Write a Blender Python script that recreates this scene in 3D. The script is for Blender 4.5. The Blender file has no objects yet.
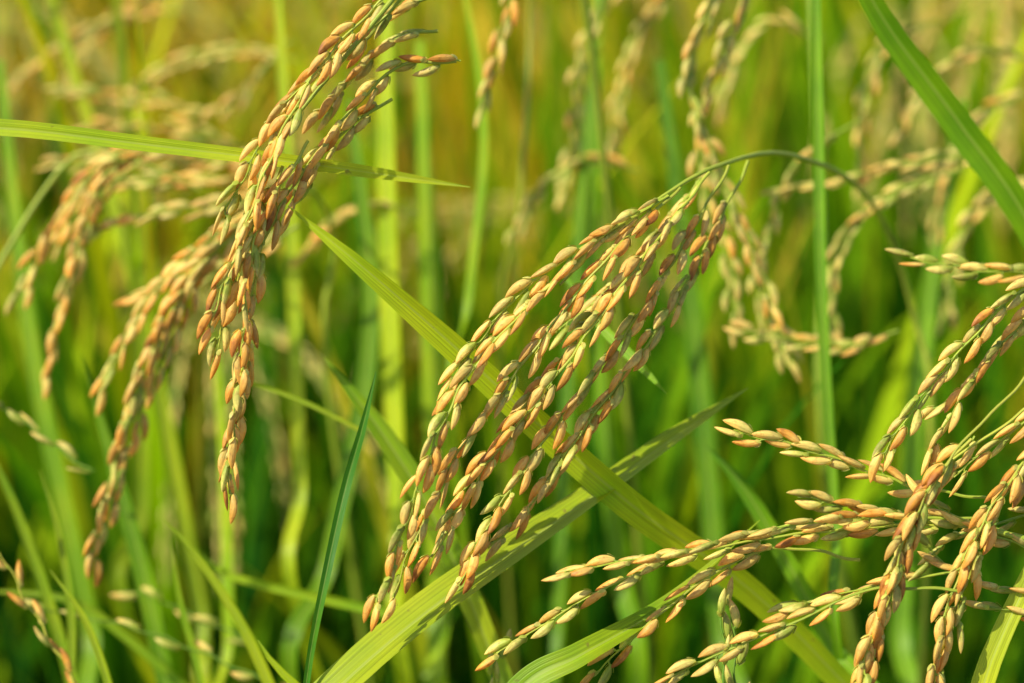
import bpy, math
import numpy as np
rng = np.random.default_rng(11)
scene = bpy.context.scene
# ------------------------------------------------------------ camera frame
LENS=80.0; FD=0.65; PITCH=math.radians(20)
T=np.array([0,0,0.74])
F=np.array([0,math.cos(PITCH),-math.sin(PITCH)]); R=np.array([1.,0,0]); U=np.array([0,math.sin(PITCH),math.cos(PITCH)])
C=T-F*FD
K=36/LENS/1024
def W(px,py,d=0.0):
    D=FD+d
    return C+F*D+R*((px-512)*K*D)+U*((341.5-py)*K*D)
def nrm(v):
    v=np.asarray(v,float); return v/(np.linalg.norm(v)+1e-12)
def spline(P,n):
    P=np.asarray(P,float)
    if len(P)==2: P=np.array([P[0],(P[0]+P[1])/2,P[1]])
    E=np.vstack([2*P[0]-P[1],P,2*P[-1]-P[-2]])
    out=[]
    dense=24
    for i in range(len(P)-1):
        p0,p1,p2,p3=E[i],E[i+1],E[i+2],E[i+3]
        t=np.linspace(0,1,dense,endpoint=False)[:,None]
        out.append(0.5*((2*p1)+(-p0+p2)*t+(2*p0-5*p1+4*p2-p3)*t**2+(-p0+3*p1-3*p2+p3)*t**3))
    out=np.vstack(out+[P[-1:]])
    s=np.r_[0,np.cumsum(np.linalg.norm(np.diff(out[:,:3],axis=0),axis=1))]
    q=np.linspace(0,s[-1],n)
    return np.stack([np.interp(q,s,out[:,k]) for k in range(out.shape[1])],1), s[-1]
class Geo:
    def __init__(s): s.v=[];s.f=[];s.d=[];s.n=0
    def add(s,v,f,d):
        s.v.append(np.asarray(v,float)); s.f.append(np.asarray(f,int)+s.n); s.d.append(np.asarray(d,float)); s.n+=len(v)
def build_mesh(name,parts,origin=(0,0,0)):
    """parts: list of (Geo, material)"""
    V=[];Fc=[];Dt=[];MI=[];n=0
    me=bpy.data.meshes.new(name)
    for k,(g,m) in enumerate(parts):
        me.materials.append(m)
        if not g.n: continue
        V.append(np.vstack(g.v)); f=np.vstack(g.f)+n; Fc.append(f); Dt.append(np.vstack(g.d)); MI.append(np.full(len(f),k)); n+=g.n
    V=np.vstack(V)-np.asarray(origin); Fc=np.vstack(Fc); Dt=np.vstack(Dt); MI=np.concatenate(MI).astype(np.int32)
    me.vertices.add(len(V)); me.vertices.foreach_set('co',V.ravel())
    me.loops.add(Fc.size); me.loops.foreach_set('vertex_index',Fc.ravel().astype(np.int32))
    me.polygons.add(len(Fc)); me.polygons.foreach_set('loop_start',np.arange(0,Fc.size,4,dtype=np.int32))
    me.polygons.foreach_set('use_smooth',np.ones(len(Fc),bool)); me.polygons.foreach_set('material_index',MI)
    a=me.attributes.new('dat','FLOAT_COLOR','POINT'); a.data.foreach_set('color',Dt.ravel())
    me.update(calc_edges=True); me.validate()
    return me
def grid_faces(nr,nc,wrap=False):
    f=[]
    m=nc if wrap else nc-1
    for i in range(nr-1):
        for j in range(m):
            a=i*nc+j; b=i*nc+(j+1)%nc
            f.append((a,b,b+nc,a+nc))
    return f
# ------------------------------------------------------------ primitives
def blade(g,P,wid,facing,hue=0.5,n=60,fold=0.25,across=7,wave=0.0,twist=0.0,rnd=None):
    P=np.asarray(P,float); X=np.c_[P,np.asarray(wid,float)]
    S,L=spline(X,n); pts=S[:,:3]; w=np.maximum(S[:,3],0.0002)
    t=np.gradient(pts,axis=0); t/=np.linalg.norm(t,axis=1)[:,None]
    fc=nrm(facing); r=rng.random() if rnd is None else rnd
    u=np.linspace(-1,1,across); V=[];D=[]
    ph=rng.random()*6
    for i in range(n):
        side=nrm(np.cross(t[i],fc)); nr=nrm(np.cross(side,t[i]))
        a=twist*(i/(n-1)-0.5)+0.25*math.sin(ph+i/(n-1)*5)
        side,nr=side*math.cos(a)+nr*math.sin(a), nr*math.cos(a)-side*math.sin(a)
        for k in u:
            h=fold*w[i]*0.5*abs(k)**1.2 - 0.05*w[i]*math.exp(-(k/0.12)**2)
            h+=wave*w[i]*math.sin(ph+i/(n-1)*L*60*(1+0.3*r))*k
            V.append(pts[i]+side*w[i]*0.5*k+nr*h)
            D.append((r,i/(n-1)*L,(k+1)/2,hue))
    g.add(V,grid_faces(n,across),D)
def tube(g,P,rad,hue=0.5,n=40,m=6):
    P=np.asarray(P,float); rad=np.broadcast_to(np.asarray(rad,float),(len(P),)) if np.ndim(rad)==0 else np.asarray(rad,float)
    S,L=spline(np.c_[P,rad],n); pts=S[:,:3]
    t=np.gradient(pts,axis=0); t/=np.linalg.norm(t,axis=1)[:,None]
    ref=np.array([0.3,0.9,0.2]); V=[];D=[];r=rng.random()
    for i in range(n):
        a=nrm(np.cross(t[i],ref)); b=np.cross(t[i],a)
        for k in range(m):
            th=2*math.pi*k/m
            V.append(pts[i]+(a*math.cos(th)+b*math.sin(th))*max(S[i,3],0.0001)); D.append((r,i/(n-1)*L,k/m,hue))
    g.add(V,grid_faces(n,m,True),D)
def grain_template(nr,na):
    V=[];D=[]
    for i in range(nr):
        t=i/(nr-1)
        rr=(math.sin(math.pi*min(1,t**0.92*0.985+0.012)))**0.62
        rr*=1.0-0.16*t
        if i==nr-1: rr=0.03
        if i==0: rr=0.25
        for k in range(na):
            th=2*math.pi*k/na
            rad=rr
            for th0 in (0.95,-0.95):
                dd=(th-th0+math.pi)%(2*math.pi)-math.pi
                rad*=1-0.17*math.exp(-(dd/0.2)**2)
            rad*=1+0.04*math.cos(th*5)
            V.append((0.5*rad*math.cos(th)+0.16*math.sin(math.pi*t)-0.10*t*t, 0.38*rad*math.sin(th), t)); D.append((t,k/na))
    return np.array(V),np.array(D),np.array(grid_faces(nr,na,True))
GH=grain_template(11,18); GL=grain_template(5,5)
def grain(g,base,dirv,side,L,Wd,ripe,tmpl=GH):
    V,D,Fc=tmpl
    z=nrm(dirv); x=nrm(side-z*np.dot(side,z)); y=np.cross(z,x)
    P=base+np.outer(V[:,0]*Wd,x)+np.outer(V[:,1]*Wd,y)+np.outer(V[:,2]*L,z)
    r=rng.random()
    g.add(P,Fc,np.c_[np.full(len(V),r),D[:,0],D[:,1],np.full(len(V),ripe)])
    if tmpl is GH:
        for s in (1,-1):
            q=[];d=[]
            for i in range(4):
                tt=i/3
                for k in (-1,0,1):
                    wv=0.26*Wd*math.sin(math.pi*(0.18+0.8*tt))
                    q.append(base-z*0.0003+z*tt*0.25*L + x*s*Wd*(0.13+0.42*math.sin(tt*1.5))*(1-0.12*abs(k))+ x*Wd*0.12*tt + y*wv*k); d.append((r,0.02,0.5,min(ripe,0.3)))
            g.add(q,grid_faces(4,3),d)
def strand(gg,gs,P,ripe=0.55,sp=0.0036,start=0.0,GLn=0.0088,GW=0.00285,tmpl=GH,spread=0.19,rad=0.0004,rv=0.17,pg=.12):
    P=np.asarray(P,float); n=80
    S,L=spline(P,n)
    hi=tmpl is GH
    if hi:
        S=S+0.0006*np.sin(np.linspace(0,L*400,n)+rng.random()*6)[:,None]*np.array([1,0.3,0.4])
    ss=S[::2] if hi else S[::10]
    tube(gs,ss,np.linspace(rad*1.3,rad*0.6,len(ss)),hue=min(.8,ripe*0.9),n=60 if hi else 7,m=5 if hi else 3)
    t=np.gradient(S,axis=0); t/=np.linalg.norm(t,axis=1)[:,None]
    s=start*L; ang=rng.random()*6.28
    while s<L:
        i=min(n-1,int(s/L*(n-1))); tt=t[i]
        a=nrm(np.cross(tt,[0.25,0.95,0.15])); b=np.cross(tt,a)
        ang+=math.pi+rng.normal(0,0.4)
        side=nrm(a*math.cos(ang)+b*math.sin(ang)*0.8)
        sp_a=max(0.03,spread*(1-0.35*s/L)+rng.normal(0,0.06))
        if L-s<sp: sp_a=0.02
        base=S[i]+side*(0.0008+rng.random()*0.0006)
        d=tt*math.cos(sp_a)+side*math.sin(sp_a)+np.array([0,0,-0.08])
        l=GLn*rng.uniform(0.88,1.07); w=GW*rng.uniform(0.84,1.1)
        if rng.random()<0.07: w*=0.62
        if hi: tube(gs,[S[i]-tt*0.0012,S[i]+side*0.0004,base+nrm(d)*0.0004],[0.0003,0.00028,0.0004],hue=ripe*0.6,n=5,m=5)
        roll=rng.normal(0,0.7); sd=side*math.cos(roll)+np.cross(nrm(d),side)*math.sin(roll)
        rr=ripe+rng.normal(0,rv)
        if rng.random()<pg: rr=rng.uniform(0.0,.22)
        grain(gg,base,d,sd,l,w,float(np.clip(rr,0,.95)),tmpl)
        s+=sp*rng.uniform(0.7,1.3)
# ------------------------------------------------------------ materials
def newmat(name):
    m=bpy.data.materials.new(name); m.use_nodes=True; nt=m.node_tree; nt.nodes.clear(); return m,nt
def N(nt,typ,**k):
    n=nt.nodes.new(typ)
    for a,b in k.items(): setattr(n,a,b)
    return n
def ramp(nt,stops):
    r=N(nt,'ShaderNodeValToRGB'); e=r.color_ramp.elements
    while len(e)<len(stops): e.new(0.5)
    for i,(p,c) in enumerate(stops): e[i].position=p; e[i].color=(*c,1)
    return r
def math_(nt,op,a,b=None,clamp=False):
    n=N(nt,'ShaderNodeMath',operation=op); n.use_clamp=clamp
    for i,x in enumerate((a,b)):
        if x is None: continue
        if isinstance(x,(int,float)): n.inputs[i].default_value=x
        else: nt.links.new(x,n.inputs[i])
    return n.outputs[0]
def mixc(nt,fac,a,b,mode='MIX'):
    n=N(nt,'ShaderNodeMix',data_type='RGBA',blend_type=mode)
    for s,x in ((n.inputs[0],fac),(n.inputs[6],a),(n.inputs[7],b)):
        if isinstance(x,(int,float)): s.default_value=x
        elif isinstance(x,tuple): s.default_value=(*x,1)
        else: nt.links.new(x,s)
    return n.outputs[2]
def plant_mat(name,stops,kind,simple=False):
    m,nt=newmat(name); L=nt.links.new
    at=N(nt,'ShaderNodeAttribute',attribute_name='dat'); se=N(nt,'ShaderNodeSeparateColor'); L(at.outputs['Color'],se.inputs[0])
    rnd,g,b=se.outputs; hue=at.outputs['Alpha']
    oi=N(nt,'ShaderNodeObjectInfo')
    geo=N(nt,'ShaderNodeTexCoord')
    rp=ramp(nt,stops); fz=None
    if simple:
        h=math_(nt,'ADD',hue,math_(nt,'MULTIPLY',math_(nt,'SUBTRACT',oi.outputs['Random'],0.5),0.25))
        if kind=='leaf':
            h=math_(nt,'ADD',h,math_(nt,'MULTIPLY',math_(nt,'SUBTRACT',g,0.48),0.6))  # blade bases darker green, with lower-canopy shade also put into the colour
        L(h,rp.inputs[0]); col=rp.outputs[0]
        vv=math_(nt,'ADD',math_(nt,'MULTIPLY',rnd,0.7),0.6); st=None
    else:
        cx=N(nt,'ShaderNodeCombineXYZ')
        if kind=='leaf':
            L(math_(nt,'MULTIPLY',b,26),cx.inputs[0]); L(math_(nt,'MULTIPLY',g,9),cx.inputs[1]); L(math_(nt,'MULTIPLY',rnd,70),cx.inputs[2])
        else:
            L(math_(nt,'MULTIPLY',b,9),cx.inputs[0]); L(math_(nt,'MULTIPLY',g,2.2),cx.inputs[1]); L(math_(nt,'MULTIPLY',rnd,70),cx.inputs[2])
        st=N(nt,'ShaderNodeTexNoise'); st.inputs['Scale'].default_value=1.0; st.inputs['Detail'].default_value=3; L(cx.outputs[0],st.inputs['Vector'])
        bl=N(nt,'ShaderNodeTexNoise'); bl.inputs['Scale'].default_value=40 if kind=='leaf' else 500; bl.inputs['Detail'].default_value=4; L(geo.outputs['Object'],bl.inputs['Vector'])
        h=math_(nt,'ADD',hue,math_(nt,'MULTIPLY',math_(nt,'SUBTRACT',bl.outputs[0],0.5),0.45))
        if kind=='grain':
            h=math_(nt,'ADD',h,math_(nt,'MULTIPLY',math_(nt,'SUBTRACT',g,0.45),0.45))
        L(h,rp.inputs[0]); col=rp.outputs[0]
        v=N(nt,'ShaderNodeMapRange'); v.inputs[1].default_value=0.3; v.inputs[2].default_value=0.7; v.inputs[3].default_value=0.74; v.inputs[4].default_value=1.2
        L(st.outputs[0],v.inputs[0])
        vv=math_(nt,'MULTIPLY',v.outputs[0],math_(nt,'ADD',math_(nt,'MULTIPLY',rnd,0.36),0.84))
    cc=N(nt,'ShaderNodeCombineColor')
    for i in range(3): L(vv,cc.inputs[i])
    col=mixc(nt,1.0,col,cc.outputs[0],'MULTIPLY')
    if not simple and kind=='leaf':
        d=math_(nt,'ABSOLUTE',math_(nt,'SUBTRACT',b,0.5)); mr=N(nt,'ShaderNodeMapRange'); mr.inputs[1].default_value=0.02; mr.inputs[2].default_value=0.06; mr.inputs[3].default_value=0.45; mr.inputs[4].default_value=0.0
        L(d,mr.inputs[0]); col=mixc(nt,mr.outputs[0],col,(0.55,0.66,0.16))
        sp=N(nt,'ShaderNodeTexNoise'); sp.inputs['Scale'].default_value=260; sp.inputs['Detail'].default_value=2; L(geo.outputs['Object'],sp.inputs['Vector'])
        sr=N(nt,'ShaderNodeMapRange'); sr.inputs[1].default_value=0.70; sr.inputs[2].default_value=0.76; sr.inputs[4].default_value=0.6; L(sp.outputs[0],sr.inputs[0])
        col=mixc(nt,sr.outputs[0],col,(0.25,0.16,0.05))
    if not simple and kind=='grain':
        sp=N(nt,'ShaderNodeTexNoise'); sp.inputs['Scale'].default_value=800; sp.inputs['Detail'].default_value=4; L(geo.outputs['Object'],sp.inputs['Vector'])
        sr=N(nt,'ShaderNodeMapRange'); sr.inputs[1].default_value=0.56; sr.inputs[2].default_value=0.76; sr.inputs[4].default_value=0.6; L(sp.outputs[0],sr.inputs[0])
        col=mixc(nt,sr.outputs[0],col,(0.40,0.15,0.03))
        fz=N(nt,'ShaderNodeTexNoise'); fz.inputs['Scale'].default_value=3500; fz.inputs['Detail'].default_value=2; L(geo.outputs['Object'],fz.inputs['Vector'])
    if simple and kind=='leaf':
        bsdf=N(nt,'ShaderNodeBsdfDiffuse'); L(col,bsdf.inputs[0])
    else:
        bsdf=N(nt,'ShaderNodeBsdfPrincipled'); L(col,bsdf.inputs['Base Color'])
        bsdf.inputs['Roughness'].default_value=0.40 if kind=='leaf' else 0.48
        bsdf.inputs['Specular IOR Level'].default_value=0.45
    if st is not None:
        bu=N(nt,'ShaderNodeBump'); bu.inputs['Strength'].default_value=0.6; bu.inputs['Distance'].default_value=0.0004
        hh=st.outputs[0]
        if fz is not None: hh=math_(nt,'ADD',hh,math_(nt,'MULTIPLY',fz.outputs[0],0.35))
        L(hh,bu.inputs['Height']); L(bu.outputs[0],bsdf.inputs['Normal'])
    o=N(nt,'ShaderNodeOutputMaterial')
    if simple and kind!='leaf':
        L(bsdf.outputs[0],o.inputs[0]); return m
    tr=N(nt,'ShaderNodeBsdfTranslucent')
    tc=mixc(nt,1.0,col,(1.6,1.35,0.3) if kind=='leaf' else (1.2,1.0,0.5),'MULTIPLY'); L(tc,tr.inputs[0])
    mx=N(nt,'ShaderNodeMixShader'); mx.inputs[0].default_value={'leaf':0.42,'grain':0.22,'stem':0.1}[kind]
    L(bsdf.outputs[0],mx.inputs[1]); L(tr.outputs[0],mx.inputs[2]); L(mx.outputs[0],o.inputs[0])
    return m
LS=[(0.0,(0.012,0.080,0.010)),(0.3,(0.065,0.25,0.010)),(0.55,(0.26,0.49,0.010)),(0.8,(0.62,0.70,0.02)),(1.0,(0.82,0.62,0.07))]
GS=[(0.0,(0.42,0.50,0.06)),(0.22,(0.86,0.74,0.19)),(0.48,(0.98,0.65,0.15)),(0.75,(0.93,0.45,0.06)),(1.0,(0.46,0.16,0.025))]
GF=[(0.0,(0.38,0.48,0.07)),(0.3,(0.72,0.60,0.15)),(0.6,(0.85,0.54,0.13)),(1.0,(0.5,0.22,0.04))]
SS=[(0.0,(0.16,0.34,0.03)),(0.4,(0.46,0.56,0.05)),(1.0,(0.75,0.55,0.10))]
leafM=plant_mat('rice_leaf',LS,'leaf'); grainM=plant_mat('rice_grain',GS,'grain'); stemM=plant_mat('rice_stem',SS,'stem')
leafF=plant_mat('field_leaf',LS,'leaf',True); grainF=plant_mat('field_grain',GF,'grain',True); stemF=plant_mat('field_stem',SS,'stem',True)
# ------------------------------------------------------------ plants
class Plant:
    def __init__(s,root,name='rice_plant'):
        s.root=np.array([root[0],root[1],0.0]); s.name=name; s.L=Geo(); s.G=Geo(); s.S=Geo()
    def done(s):
        e=bpy.data.objects.new(s.name,None); e.empty_display_size=0.05; scene.collection.objects.link(e); e.location=s.root
        for g,n,m in ((s.L,'leaves',leafM),(s.G,'panicle_grains',grainM),(s.S,'stems',stemM)):
            if g.n:
                o=bpy.data.objects.new(n,build_mesh(n,[(g,m)],s.root)); scene.collection.objects.link(o); o.parent=e
def px(pts,d=0.0):
    return [W(p[0],p[1],(p[2] if len(p)>2 else 0)+d) for p in pts]
CAMDIR=-F
def hblade(pl,pts,wpx,d=0.0,hue=0.5,facing=None,toroot=True,**k):
    P=px(pts,d); w=[x*K*FD for x in wpx]
    if toroot:
        p0=P[0]; rt=pl.root; t0=nrm(P[0]-P[1])
        P=[rt+np.array([0,0,0.02]),p0*.4+rt*.6,p0+t0*0.06*max(0,1)]+P if p0[2]>0.35 else [rt]+P
        w=([w[0]*0.5,w[0]*0.8,w[0]] if len(P)-len(w)==3 else [w[0]*.5])+w
    blade(pl.L,P,w,CAMDIR if facing is None else facing,hue=hue,n=120,**k)
def culm(pl,pts,d=0.0,r=0.0010,hue=0.35):
    P=px(pts,d); p0=P[0]; rt=pl.root
    P=[rt,rt*0.5+p0*0.5+np.array([0,0,0.03])]+P
    n=len(P); tube(pl.S,P,list(np.linspace(r*1.8,r*0.45,n)),hue=hue,n=90,m=8)

# plant 1 : the hero panicle on the left
p=Plant((0.10,0.26))
culm(p,[(600,120,0.16),(560,-60,0.12),(500,-110,0.06),(440,-60,0.02),(392,0,0.0),(330,75,0),(285,130,0)])
for pts,rp,st in [
    ([(430,-50,0.0),(380,2,0.0),(330,54,-.004),(292,112,-.006),(262,180,-.008),(240,240,-.01),(222,290,-.01),(207,330,-.012)],.56,.12),
    ([(455,62,0.01),(400,66,.01),(352,110,.008),(312,160,.006),(278,210,.0),(258,262,-.002),(246,330,-.004),(238,395,-.004),(231,450,-.004),(227,502,-.004)],.5,.0),
    ([(430,-30,0.0),(372,28,.004),(318,70,.004),(283,108,.002),(258,150,0),(240,185,0),(222,218,0)],.40,.2),
    ([(310,140,0.0),(275,195,-.006),(252,250,-.008),(246,300,-.008),(243,352,-.008),(238,380,-.008)],.56,.1),
    ([(285,165,.0),(258,220,.0),(236,285,.002),(222,325,.003),(213,360,.003)],.56,.1),
    ([(450,-10,0.01),(395,12,.01),(345,55,.01),(300,90,.01),(272,128,.01)],.4,.1),
    ([(390,100,.012),(345,130,.012),(310,175,.012),(285,215,.01)],.4,.1),
    ([(440,30,.015),(395,40,.015),(350,80,.015),(318,120,.012)],.42,.1),
    ([(290,120,-.004),(268,168,-.004),(256,215,-.006),(240,262,-.006),(226,300,-.006)],.52,.0),
    ([(252,330,0.0),(242,380,.004),(234,430,.004),(229,470,.002)],.56,.0)]:
    strand(p.G,p.S,px(pts),ripe=rp,start=st)
hblade(p,[(1160,520,0.12),(1040,245,0.08),(960,125,0.07),(890,30,0.06),(850,-40,0.05)],[26,34,36,30,22],hue=.5,facing=[-.4,-.8,.3])
p.done()
# plant 2 : thin leaf arching in from the left, almost horizontal
p=Plant((-0.33,0.02))
hblade(p,[(-260,230,-.0),(-120,130,0.),(0,128,0.),(150,145,.005),(300,163,.01),(380,174,.015),(470,187,.02)],[14,18,18,16,14,12,1],hue=.72,facing=[-0.2,-0.8,0.75],fold=0.3)
culm(p,[(-120,500,.12),(-20,300,.14),(60,170,.15),(110,150,.15),(200,190,.15)])
for pts,rp,d in [
    ([(190,150),(130,150),(95,170),(60,215),(35,260),(18,298)],.45,.13),
    ([(170,150),(115,165),(88,215),(72,270),(58,325),(46,382)],.45,.13),
    ([(130,150),(92,180),(70,220),(50,250)],.45,.14),
    ([(150,155),(105,190),(80,240),(66,300)],.45,.14)]:
    strand(p.G,p.S,px(pts,d),ripe=rp,start=.1,GLn=.0092)
p.done()
# plant 3 : drooping panicle left of the hero, out of focus
p=Plant((-0.02,0.30))
culm(p,[(330,400,.22),(335,250,.2),(310,190,.16),(270,200,.14),(220,240,.12)])
for pts,rp,d in [
    ([(250,225),(200,265),(165,310),(140,370),(120,440),(105,500),(92,565)],.5,.09),
    ([(200,265),(175,330),(150,390),(130,450),(112,510)],.5,.095),
    ([(280,195),(215,235),(160,285),(125,340),(98,395)],.46,.1),
    ([(255,210),(200,270),(170,320),(150,360),(130,420)],.5,.09),
    ([(300,190),(215,205),(160,212),(88,232)],.36,.14),
    ([(300,170),(240,178),(180,180),(118,182)],.34,.17),
    ([(280,150),(220,160),(150,160),(40,162)],.36,.19),
    ([(290,40),(220,110),(150,100),(60,90)],.34,.24),
    ([(250,150),(180,130),(110,125),(80,128)],.34,.24),
    ([(300,60),(240,50),(180,62),(130,90)],.34,.28),
    ([(180,10),(120,20),(60,45),(10,85)],.34,.3),
    ([(200,-20),(140,0),(90,40),(60,90)],.34,.32),
    ([(420,215),(370,205),(330,225),(300,260)],.34,.2),
    ([(300,225),(235,262),(180,280),(125,298)],.4,.12)]:
    strand(p.G,p.S,px(pts,d),ripe=rp,start=.1,GLn=.0092)
p.done()
# plant 4 : centre panicle ; branches leave the rachis one after another
p=Plant((0.16,0.16))
culm(p,[(930,480,.18),(915,320,.17),(870,200,.13),(790,155,.07),(720,165,.03),(665,195,.012),(610,235,.01),(560,285,.0)],r=.0008,hue=.4)
for pts,rp,st in [
    ([(650,208,.01),(600,238,.0),(535,300,-.004),(492,345,-.008),(458,392,-.01),(430,455,-.012),(407,520,-.012),(390,570,-.012),(372,614,-.012)],.5,.05),
    ([(680,188,.015),(610,255,.0),(545,335,.0),(500,395,-.002),(466,440,-.004),(436,495,-.004),(412,545,-.004),(390,603,-.004)],.55,.08),
    ([(710,172,.02),(630,275,.0),(572,355,.0),(530,410,0),(494,455,0),(462,505,0),(430,562,0)],.48,.1),
    ([(730,165,.03),(655,290,.01),(600,368,.006),(555,425,.006),(521,475,.004),(488,525,.0),(456,592,.0)],.53,.12),
    ([(750,160,.04),(680,295,.02),(620,380,.012),(576,440,.01),(549,480,.01),(520,520,.01),(484,552,.01)],.48,.12),
    ([(670,195,.012),(585,246,.0),(522,292,-.0),(482,338,.0),(455,375,.0),(436,404,.0)],.40,.06),
    ([(545,380,.004),(515,420,.004),(490,455,.004),(464,490,.004),(442,528,.004)],.55,.0),
    ([(620,385,.014),(590,420,.014),(565,455,.014),(545,485,.014)],.5,.0),
    ([(660,240,.016),(615,290,.012),(580,330,.01),(550,375,.01),(525,400,.01)],.48,.0),
    ([(700,180,.03),(650,245,.02),(602,295,.02),(552,335,.02)],.36,.0)]:
    strand(p.G,p.S,px(pts),ripe=rp,start=st)
hblade(p,[(1010,860,.10),(850,690,.07),(750,590,.05),(640,512,.03),(550,435,.02),(450,343,.01),(360,265,.0),(288,206,0)],[26,30,33,34,33,29,18,1],hue=.70,facing=[-0.75,-0.75,0.45],fold=.2,twist=.2)
hblade(p,[(560,270,.06),(600,325,.05),(635,360,.04),(667,394,.03)],[5,10,11,1],hue=.5,toroot=False)
p.done()
# plant 5 : lower-left broad blade and thin dark blade
p=Plant((-0.12,0.02))
hblade(p,[(235,790,-.01),(345,680,0),(430,608,.01),(520,545,.02),(600,490,.03),(675,436,.04),(748,388,.05)],[48,50,50,46,38,28,2],hue=.70,facing=[-0.5,-0.6,0.85],fold=.15,wave=.01)
hblade(p,[(296,790,.0),(308,670,.0),(325,580,.0),(345,490,.01),(362,430,.01),(376,372,.01)],[6,7,9,10,8,1],hue=.3,facing=[0.2,-1,0.2],fold=.5)
hblade(p,[(540,780,.07),(470,600,.07),(430,510,.07),(380,430,.07),(325,358,.07)],[24,26,26,22,2],hue=.62)
p.done()
# plant 6 : right, arching panicles toward the lower right
p=Plant((0.24,0.10))
culm(p,[(1180,700,.05),(1130,560,.02),(1050,545,.0),(980,528,.0),(900,518,0),(830,520,0)])
for pts,rp,st in [
    ([(1060,548,.0),(960,522,.0),(880,516,-.004),(800,524,-.006),(735,538,-.006),(680,552,-.008),(620,562,-.008),(556,574,-.008)],.36,.15),
    ([(1050,545,.0),(940,525,.0),(860,528,.0),(790,535,.0),(730,545,.0),(675,556,.0),(640,572,.0),(590,596,.0),(535,630,.0),(488,658,.0)],.5,.2),
    ([(980,570,.01),(900,580,.01),(850,592,.01),(810,602,.01),(775,612,.01)],.38,.3),
    ([(960,590,-.01),(870,590,-.01),(800,620,-.01),(740,645,-.01),(680,672,-.01),(640,700,-.01)],.36,.3),
    ([(860,560,.006),(780,548,.006),(720,570,.006),(665,610,.006),(620,650,.006),(590,680,.006)],.5,.3)]:
    strand(p.G,p.S,px(pts),ripe=rp,start=st,sp=.0044,spread=.16,pg=.2)
for pts,rp,st in [
    ([(1100,600,.0),(1010,590,-.0),(960,570,-.004),(925,548,-.004)],.2,.2),
    ([(1110,640,.0),(1030,615,0),(980,605,0),(940,608,0)],.3,.1),
    ([(1090,560,.0),(1020,545,0),(960,520,-.004),(920,490,-.004)],.3,.2),
    ([(1080,500,.0),(1010,520,.01),(960,535,.01),(925,560,.01)],.15,.3)]:
    strand(p.G,p.S,px(pts),ripe=rp,start=st,sp=.006)
hblade(p,[(960,790,.0),(982,690,.0),(1000,640,0),(1030,575,.0),(1060,500,.0)],[22,24,22,18,2],hue=.75,facing=[-.8,-.7,.5])
hblade(p,[(450,790,.0),(520,690,.0),(580,655,.0),(650,615,.01),(700,575,.015),(760,520,.02)],[26,28,26,20,10,1],hue=.64,facing=[-.4,-.6,.8],toroot=False)
p.done()
# plant 7 : far right, hanging heavy panicles
p=Plant((0.32,0.20))
culm(p,[(1300,420,.06),(1260,250,.05),(1180,190,.03),(1100,220,.01),(1040,280,.0)])
for pts,rp,st in [
    ([(1120,300,.0),(1060,340,.0),(1010,395,-.01),(965,440,-.014),(930,490,-.016),(905,540,-.016),(885,600,-.016),(868,650,-.016),(855,700,-.016)],.62,.5),
    ([(1060,380,.0),(1005,425,-.01),(950,462,-.012),(917,508,-.014),(900,560,-.014),(880,625,-.014),(864,690,-.014)],.64,.45),
    ([(970,440,-.01),(935,480,-.012),(912,530,-.012),(893,580,-.012),(872,640,-.012),(858,700,-.012)],.64,.0),
    ([(1150,360,.0),(1080,400,.0),(1030,455,-.005),(990,510,-.01),(962,565,-.01),(945,620,-.01),(932,690,-.01)],.54,.3),
    ([(1060,420,.0),(1022,470,-.0),(985,530,-.006),(965,585,-.006),(948,640,-.006),(936,700,-.006)],.54,.2),
    ([(1100,350,.0),(1050,400,.0),(1015,430,.0),(980,455,.0),(950,480,.0)],.45,.1),
    ([(1120,230,.0),(1060,270,.0),(1015,295,.0),(975,335,.0),(940,375,.0),(905,420,.0),(880,462,.0)],.36,.1),
    ([(1120,250,.0),(1060,290,.0),(1020,325,.005),(980,370,.005),(950,415,.005),(925,465,.005)],.38,.1),
    ([(1100,240,.0),(1040,310,.01),(1000,345,.01),(968,385,.01),(935,410,.01)],.36,.1),
    ([(1150,250,.04),(1080,265,.04),(1000,272,.04),(905,258,.04)],.34,.1),
    ([(1000,500,.01),(920,488,.01),(860,468,.01),(800,447,.01),(728,430,.01)],.38,.25),
    ([(1000,520,.015),(940,518,.015),(870,510,.015),(830,502,.015),(795,497,.015)],.38,.3)]:
    strand(p.G,p.S,px(pts),ripe=rp,start=st)
p.done()
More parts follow.
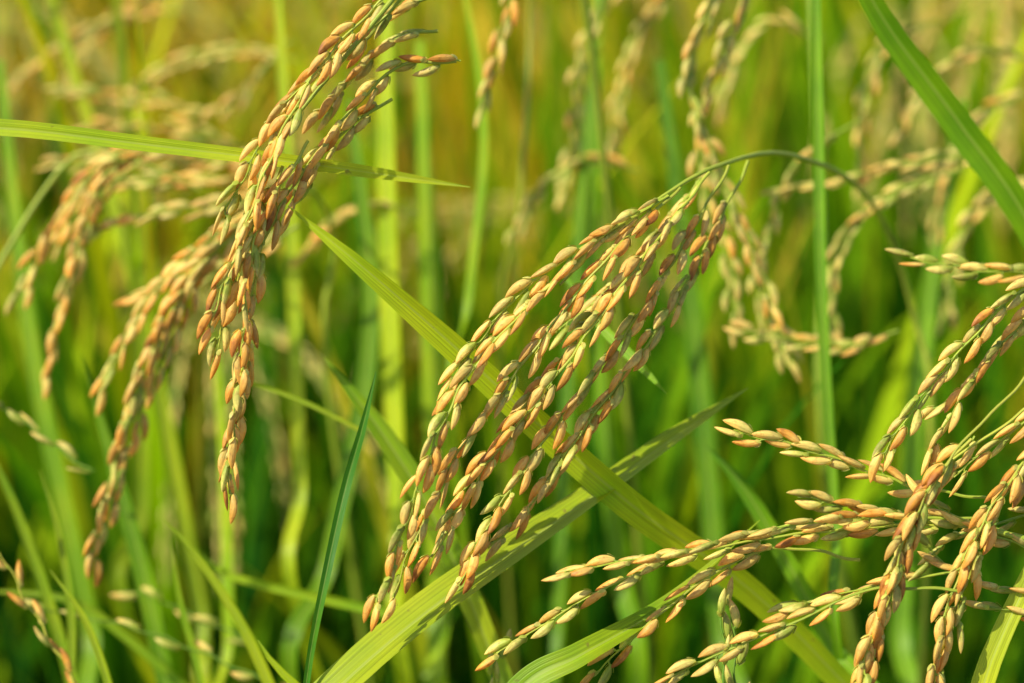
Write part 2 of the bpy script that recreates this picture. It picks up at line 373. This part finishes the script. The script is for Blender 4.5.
# plant 8 : behind the centre-right, softly blurred
p=Plant((0.25,0.36))
culm(p,[(830,500,.22),(822,250,.2),(812,0,.2),(800,-120,.2),(760,-100,.16),(700,20,.14)],r=.0015,hue=.2)
for pts,rp,d in [
    ([(760,-80),(700,30),(690,90),(715,160),(745,230),(770,300),(790,372)],.32,.12),
    ([(770,-60),(720,60),(700,120),(705,190),(730,260),(735,335)],.32,.13),
    ([(860,120),(800,160),(770,230),(760,300),(790,350)],.3,.15),
    ([(1000,150),(900,165),(840,180),(780,190)],.25,.15),
    ([(960,170),(900,190),(850,230),(830,290),(835,350)],.25,.15),
    ([(1040,60),(980,50),(930,80),(900,130)],.25,.22),
    ([(1040,90),(990,110),(950,160),(935,230)],.25,.22),
    ([(1060,180),(1000,190),(960,240),(945,320)],.25,.2),
    ([(940,20),(890,40),(865,100),(860,180)],.25,.22),
    ([(820,40),(780,20),(740,50),(720,110)],.25,.24),
    ([(640,-30),(600,10),(580,70),(575,140),(560,200)],.25,.22),
    ([(680,-20),(640,30),(620,90),(615,150)],.25,.24),
    ([(640,170),(590,160),(545,185),(515,235)],.25,.2),
    ([(900,330),(850,345),(800,340),(740,330)],.3,.12)]:
    strand(p.G,p.S,px(pts,d),ripe=rp,start=.1,pg=.35)
hblade(p,[(835,520,.1),(822,300,.1),(818,120,.1),(815,-30,.1)],[11,13,13,10],hue=.45)
hblade(p,[(830,640,.09),(770,530,.09),(738,480,.09),(706,445,.09)],[18,20,14,1],hue=.45)
p.done()
# plant 9 : behind, top centre - bright upright leaves and hanging stems
p=Plant((0.02,0.42))
culm(p,[(500,400,.25),(520,200,.2),(530,20,.2),(520,-60,.18),(505,0,.15)],hue=.5)
for pts,rp,d in [([(530,-50),(508,10),(495,60),(480,110)],.5,.12)]:
    strand(p.G,p.S,px(pts,d),ripe=rp,start=.1)
for a,b,w,h,d in [((400,520),(385,-40),30,.70,.2),((440,600),(420,40),34,.6,.22),((470,300),(455,-60),18,.6,.18),((620,560),(600,-40),30,.48,.22),((140,500),(110,-50),24,.7,.24),((300,480),(275,-50),18,.7,.2),((560,620),(590,100),26,.42,.2),((200,600),(40,-40),26,.7,.26),((330,560),(350,100),24,.5,.18),((720,620),(660,60),28,.42,.22),((900,620),(960,100),28,.48,.24),((90,620),(0,60),26,.55,.22),((230,640),(215,330),20,.65,.2)]:
    m=((a[0]+b[0])/2+rng.normal(0,14),(a[1]+b[1])/2)
    hblade(p,[(a[0],a[1],d),(m[0],m[1],d),(b[0],b[1],d)],[w,w,w*.5],hue=h,facing=[rng.normal(-.3,.5),-1,.2])
p.done()
# plant 10 : lower left low shoots
p=Plant((-0.22,0.20))
for pts,w,h,d in [
    ([(180,760),(150,600),(118,480),(82,355)],[22,24,18,1],.5,.14),
    ([(300,760),(250,640),(200,560),(165,520)],[14,13,8,1],.68,.08),
    ([(360,430),(300,400),(250,382),(240,378)],[5,6,5,1],.7,.07),
    ([(420,620),(330,600),(230,575),(190,545)],[10,12,9,1],.6,.12),
    ([(90,760),(60,640),(20,520),(-20,430)],[14,14,10,3],.6,.12),
    ([(350,760),(310,700),(275,665),(258,640)],[10,11,7,1],.7,.03),
    ([(60,780),(72,640),(60,540),(40,470)],[9,10,8,1],.66,.09),
    ([(130,780),(110,690),(85,620),(50,570)],[8,9,7,1],.7,.06),
    ([(215,780),(200,680),(180,600),(172,540)],[8,9,7,1],.6,.1),
    ([(200,700),(130,640),(70,600),(-20,590)],[12,12,9,3],.6,.13)]:
    hblade(p,pts,w,d=d,hue=h,toroot=(pts[0][1]>700))
for pts,rp,d,sp in [
    ([(300,700),(230,665),(140,630),(40,608)],.1,.1,.014),
    ([(80,690),(50,640),(20,590),(0,550)],.7,.06,.006),
    ([(90,470),(60,450),(30,425),(-10,400)],.1,.1,.007),
    ([(250,640),(200,620),(160,600),(120,590)],.1,.14,.011)]:
    strand(p.G,p.S,px(pts,d),ripe=rp,start=.0,sp=sp)
for x,d in ((724,.0),(735,.01),(492,.03)):
    strand(p.G,p.S,px([(x+4,800),(x+2,720),(x,650),(x-3,600)] if x>600 else [(x-8,800),(x-4,740),(x,690),(x+6,640)],d),ripe=.02,start=.35,sp=.006,rv=.03)
p.done()
# ------------------------------------------------------------ rice field (background mass)
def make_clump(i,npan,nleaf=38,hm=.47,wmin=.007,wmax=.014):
    Lg,Gg,Sg=Geo(),Geo(),Geo()
    for k in range(nleaf):
        az=rng.random()*6.283; r0=rng.random()*0.04
        o=np.array([math.cos(az)*r0,math.sin(az)*r0,0]); az+=rng.normal(0,.5)
        ln=rng.uniform(.5,.95); lean=abs(rng.normal(0.08,.10)); bend=rng.uniform(0.05,1.0)
        P=[o];n=9
        for j in range(n):
            th=lean+bend*(j/n)**2.5
            P.append(P[-1]+np.array([math.cos(az)*math.sin(th),math.sin(az)*math.sin(th),math.cos(th)])*ln/n)
        w=rng.uniform(wmin,wmax); ws=[w*.4,w*.6]+[w]*(n-4)+[w*.8,w*.5,w*.05]
        fa=rng.random()*6.283
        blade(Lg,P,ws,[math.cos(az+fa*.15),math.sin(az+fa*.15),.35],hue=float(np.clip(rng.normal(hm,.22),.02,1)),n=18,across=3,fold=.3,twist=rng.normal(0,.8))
    for k in range(npan):
        az=rng.random()*6.283; h=rng.uniform(.6,.8); o=np.array([rng.normal(0,.02),rng.normal(0,.02),0])
        d=np.array([math.cos(az),math.sin(az),0])
        P=[o,o+[0,0,h*.5]+d*.02,o+[0,0,h]+d*.06,o+[0,0,h+.04]+d*.10,o+[0,0,h+.02]+d*.15]
        tube(Sg,P,[.002,.0016,.0012,.0009,.0007],hue=rng.uniform(.2,.8),n=14,m=4)
        rp=rng.uniform(.25,.5)
        for q in range(6):
            s0=o+[0,0,h+.035]+d*(.07+.012*q); a2=az+rng.normal(0,.4); d2=np.array([math.cos(a2),math.sin(a2),0]); ll=rng.uniform(.08,.14)
            strand(Gg,Sg,[s0,s0+d2*ll*.4+[0,0,-ll*.05],s0+d2*ll*.7+[0,0,-ll*.35],s0+d2*ll*.85+[0,0,-ll*.75]],ripe=rp,sp=.0045,tmpl=GL)
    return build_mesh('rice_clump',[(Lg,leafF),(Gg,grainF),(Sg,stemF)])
clumps=[make_clump(i,[0,2,4,1,3][i]) for i in range(5)]
clumps.append(make_clump(5,8,34,.82))
clumps.append(make_clump(6,0,48,.12,.006,.011))  # tiller variant, leaf hue set dark to stand in for shade
field=bpy.data.objects.new('rice_field',None); scene.collection.objects.link(field)
def put(vi,X,Y,sc):
    o=bpy.data.objects.new('rice_clump',clumps[vi]); scene.collection.objects.link(o); o.parent=field
    o.location=(X,Y,0); o.rotation_euler=(0,0,rng.random()*6.283); o.scale=(sc,)*3
cnt=0; y=0.44
while y<4.5:
    sp=.17 if y<1.5 else .24
    half=0.45+(y+.6)*0.42
    x=-half
    while x<half:
        vi=[0,3][rng.integers(2)] if y<.7 else rng.integers(5)
        if y>.8 and x<.08*y and rng.random()<.72: vi=5
        elif y>.85 and rng.random()<.15: vi=5
        put(vi,x+rng.normal(0,.04),y+rng.normal(0,.04),rng.uniform(.85,1.08) if y>.7 else rng.uniform(.74,.95)); cnt+=1; x+=sp
    y+=sp
for sx in (-1,1):      # neighbours beside the view
    for yy in np.arange(-.5,.42,.2):
        for xx in np.arange(.5,1.0,.2):
            put(rng.integers(5),sx*xx,yy,.85)
for xx in np.arange(-.45,.5,.10):   # shorter young tillers, leaves coloured dark as painted shade under the panicles
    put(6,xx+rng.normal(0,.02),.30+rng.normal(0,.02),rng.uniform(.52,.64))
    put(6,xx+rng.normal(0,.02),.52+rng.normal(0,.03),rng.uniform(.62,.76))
print('clumps',cnt)
# ------------------------------------------------------------ ground
gm,nt=newmat('paddy_mud'); L=nt.links.new
tc=N(nt,'ShaderNodeTexCoord'); nz=N(nt,'ShaderNodeTexNoise'); nz.inputs['Scale'].default_value=9; nz.inputs['Detail'].default_value=9; L(tc.outputs['Object'],nz.inputs['Vector'])
rp=ramp(nt,[(.3,(.018,.014,.008)),(.55,(.05,.04,.02)),(.75,(.09,.085,.03))]); L(nz.outputs[0],rp.inputs[0])
bs=N(nt,'ShaderNodeBsdfPrincipled'); bs.inputs['Roughness'].default_value=.7; L(rp.outputs[0],bs.inputs['Base Color'])
bu=N(nt,'ShaderNodeBump'); bu.inputs['Distance'].default_value=.03; L(nz.outputs[0],bu.inputs['Height']); L(bu.outputs[0],bs.inputs['Normal'])
o=N(nt,'ShaderNodeOutputMaterial'); L(bs.outputs[0],o.inputs[0])
me=bpy.data.meshes.new('ground'); me.from_pydata([(-400,-400,0),(400,-400,0),(400,400,0),(-400,400,0)],[],[(0,1,2,3)]); me.materials.append(gm)
scene.collection.objects.link(bpy.data.objects.new('ground',me))
# ------------------------------------------------------------ light
EL=math.radians(48); AZ=math.radians(-120)
sd=np.array([math.sin(AZ)*math.cos(EL),math.cos(AZ)*math.cos(EL),math.sin(EL)])
w=bpy.data.worlds.new('World'); scene.world=w; w.use_nodes=True; nt=w.node_tree
sky=nt.nodes.new('ShaderNodeTexSky'); sky.sky_type='NISHITA'; sky.sun_disc=False; sky.sun_elevation=EL; sky.sun_rotation=AZ
nt.links.new(sky.outputs[0],nt.nodes['Background'].inputs[0]); nt.nodes['Background'].inputs[1].default_value=.14
from mathutils import Vector
sl=bpy.data.lights.new('sun','SUN'); sl.energy=5; sl.angle=math.radians(.5); sl.color=(1,.92,.74)
so=bpy.data.objects.new('sun',sl); so.rotation_euler=Vector(sd).to_track_quat('Z','Y').to_euler(); scene.collection.objects.link(so)
# ------------------------------------------------------------ camera
cd=bpy.data.cameras.new('camera'); cd.lens=LENS; cd.sensor_width=36; cd.clip_start=.02; cd.clip_end=1500
cd.dof.use_dof=True; cd.dof.focus_distance=FD; cd.dof.aperture_fstop=5.6
co=bpy.data.objects.new('camera',cd); co.location=C; co.rotation_euler=(math.pi/2-PITCH,0,0); scene.collection.objects.link(co); scene.camera=co
scene.view_settings.view_transform='Standard'; scene.view_settings.look='None'; scene.view_settings.exposure=0
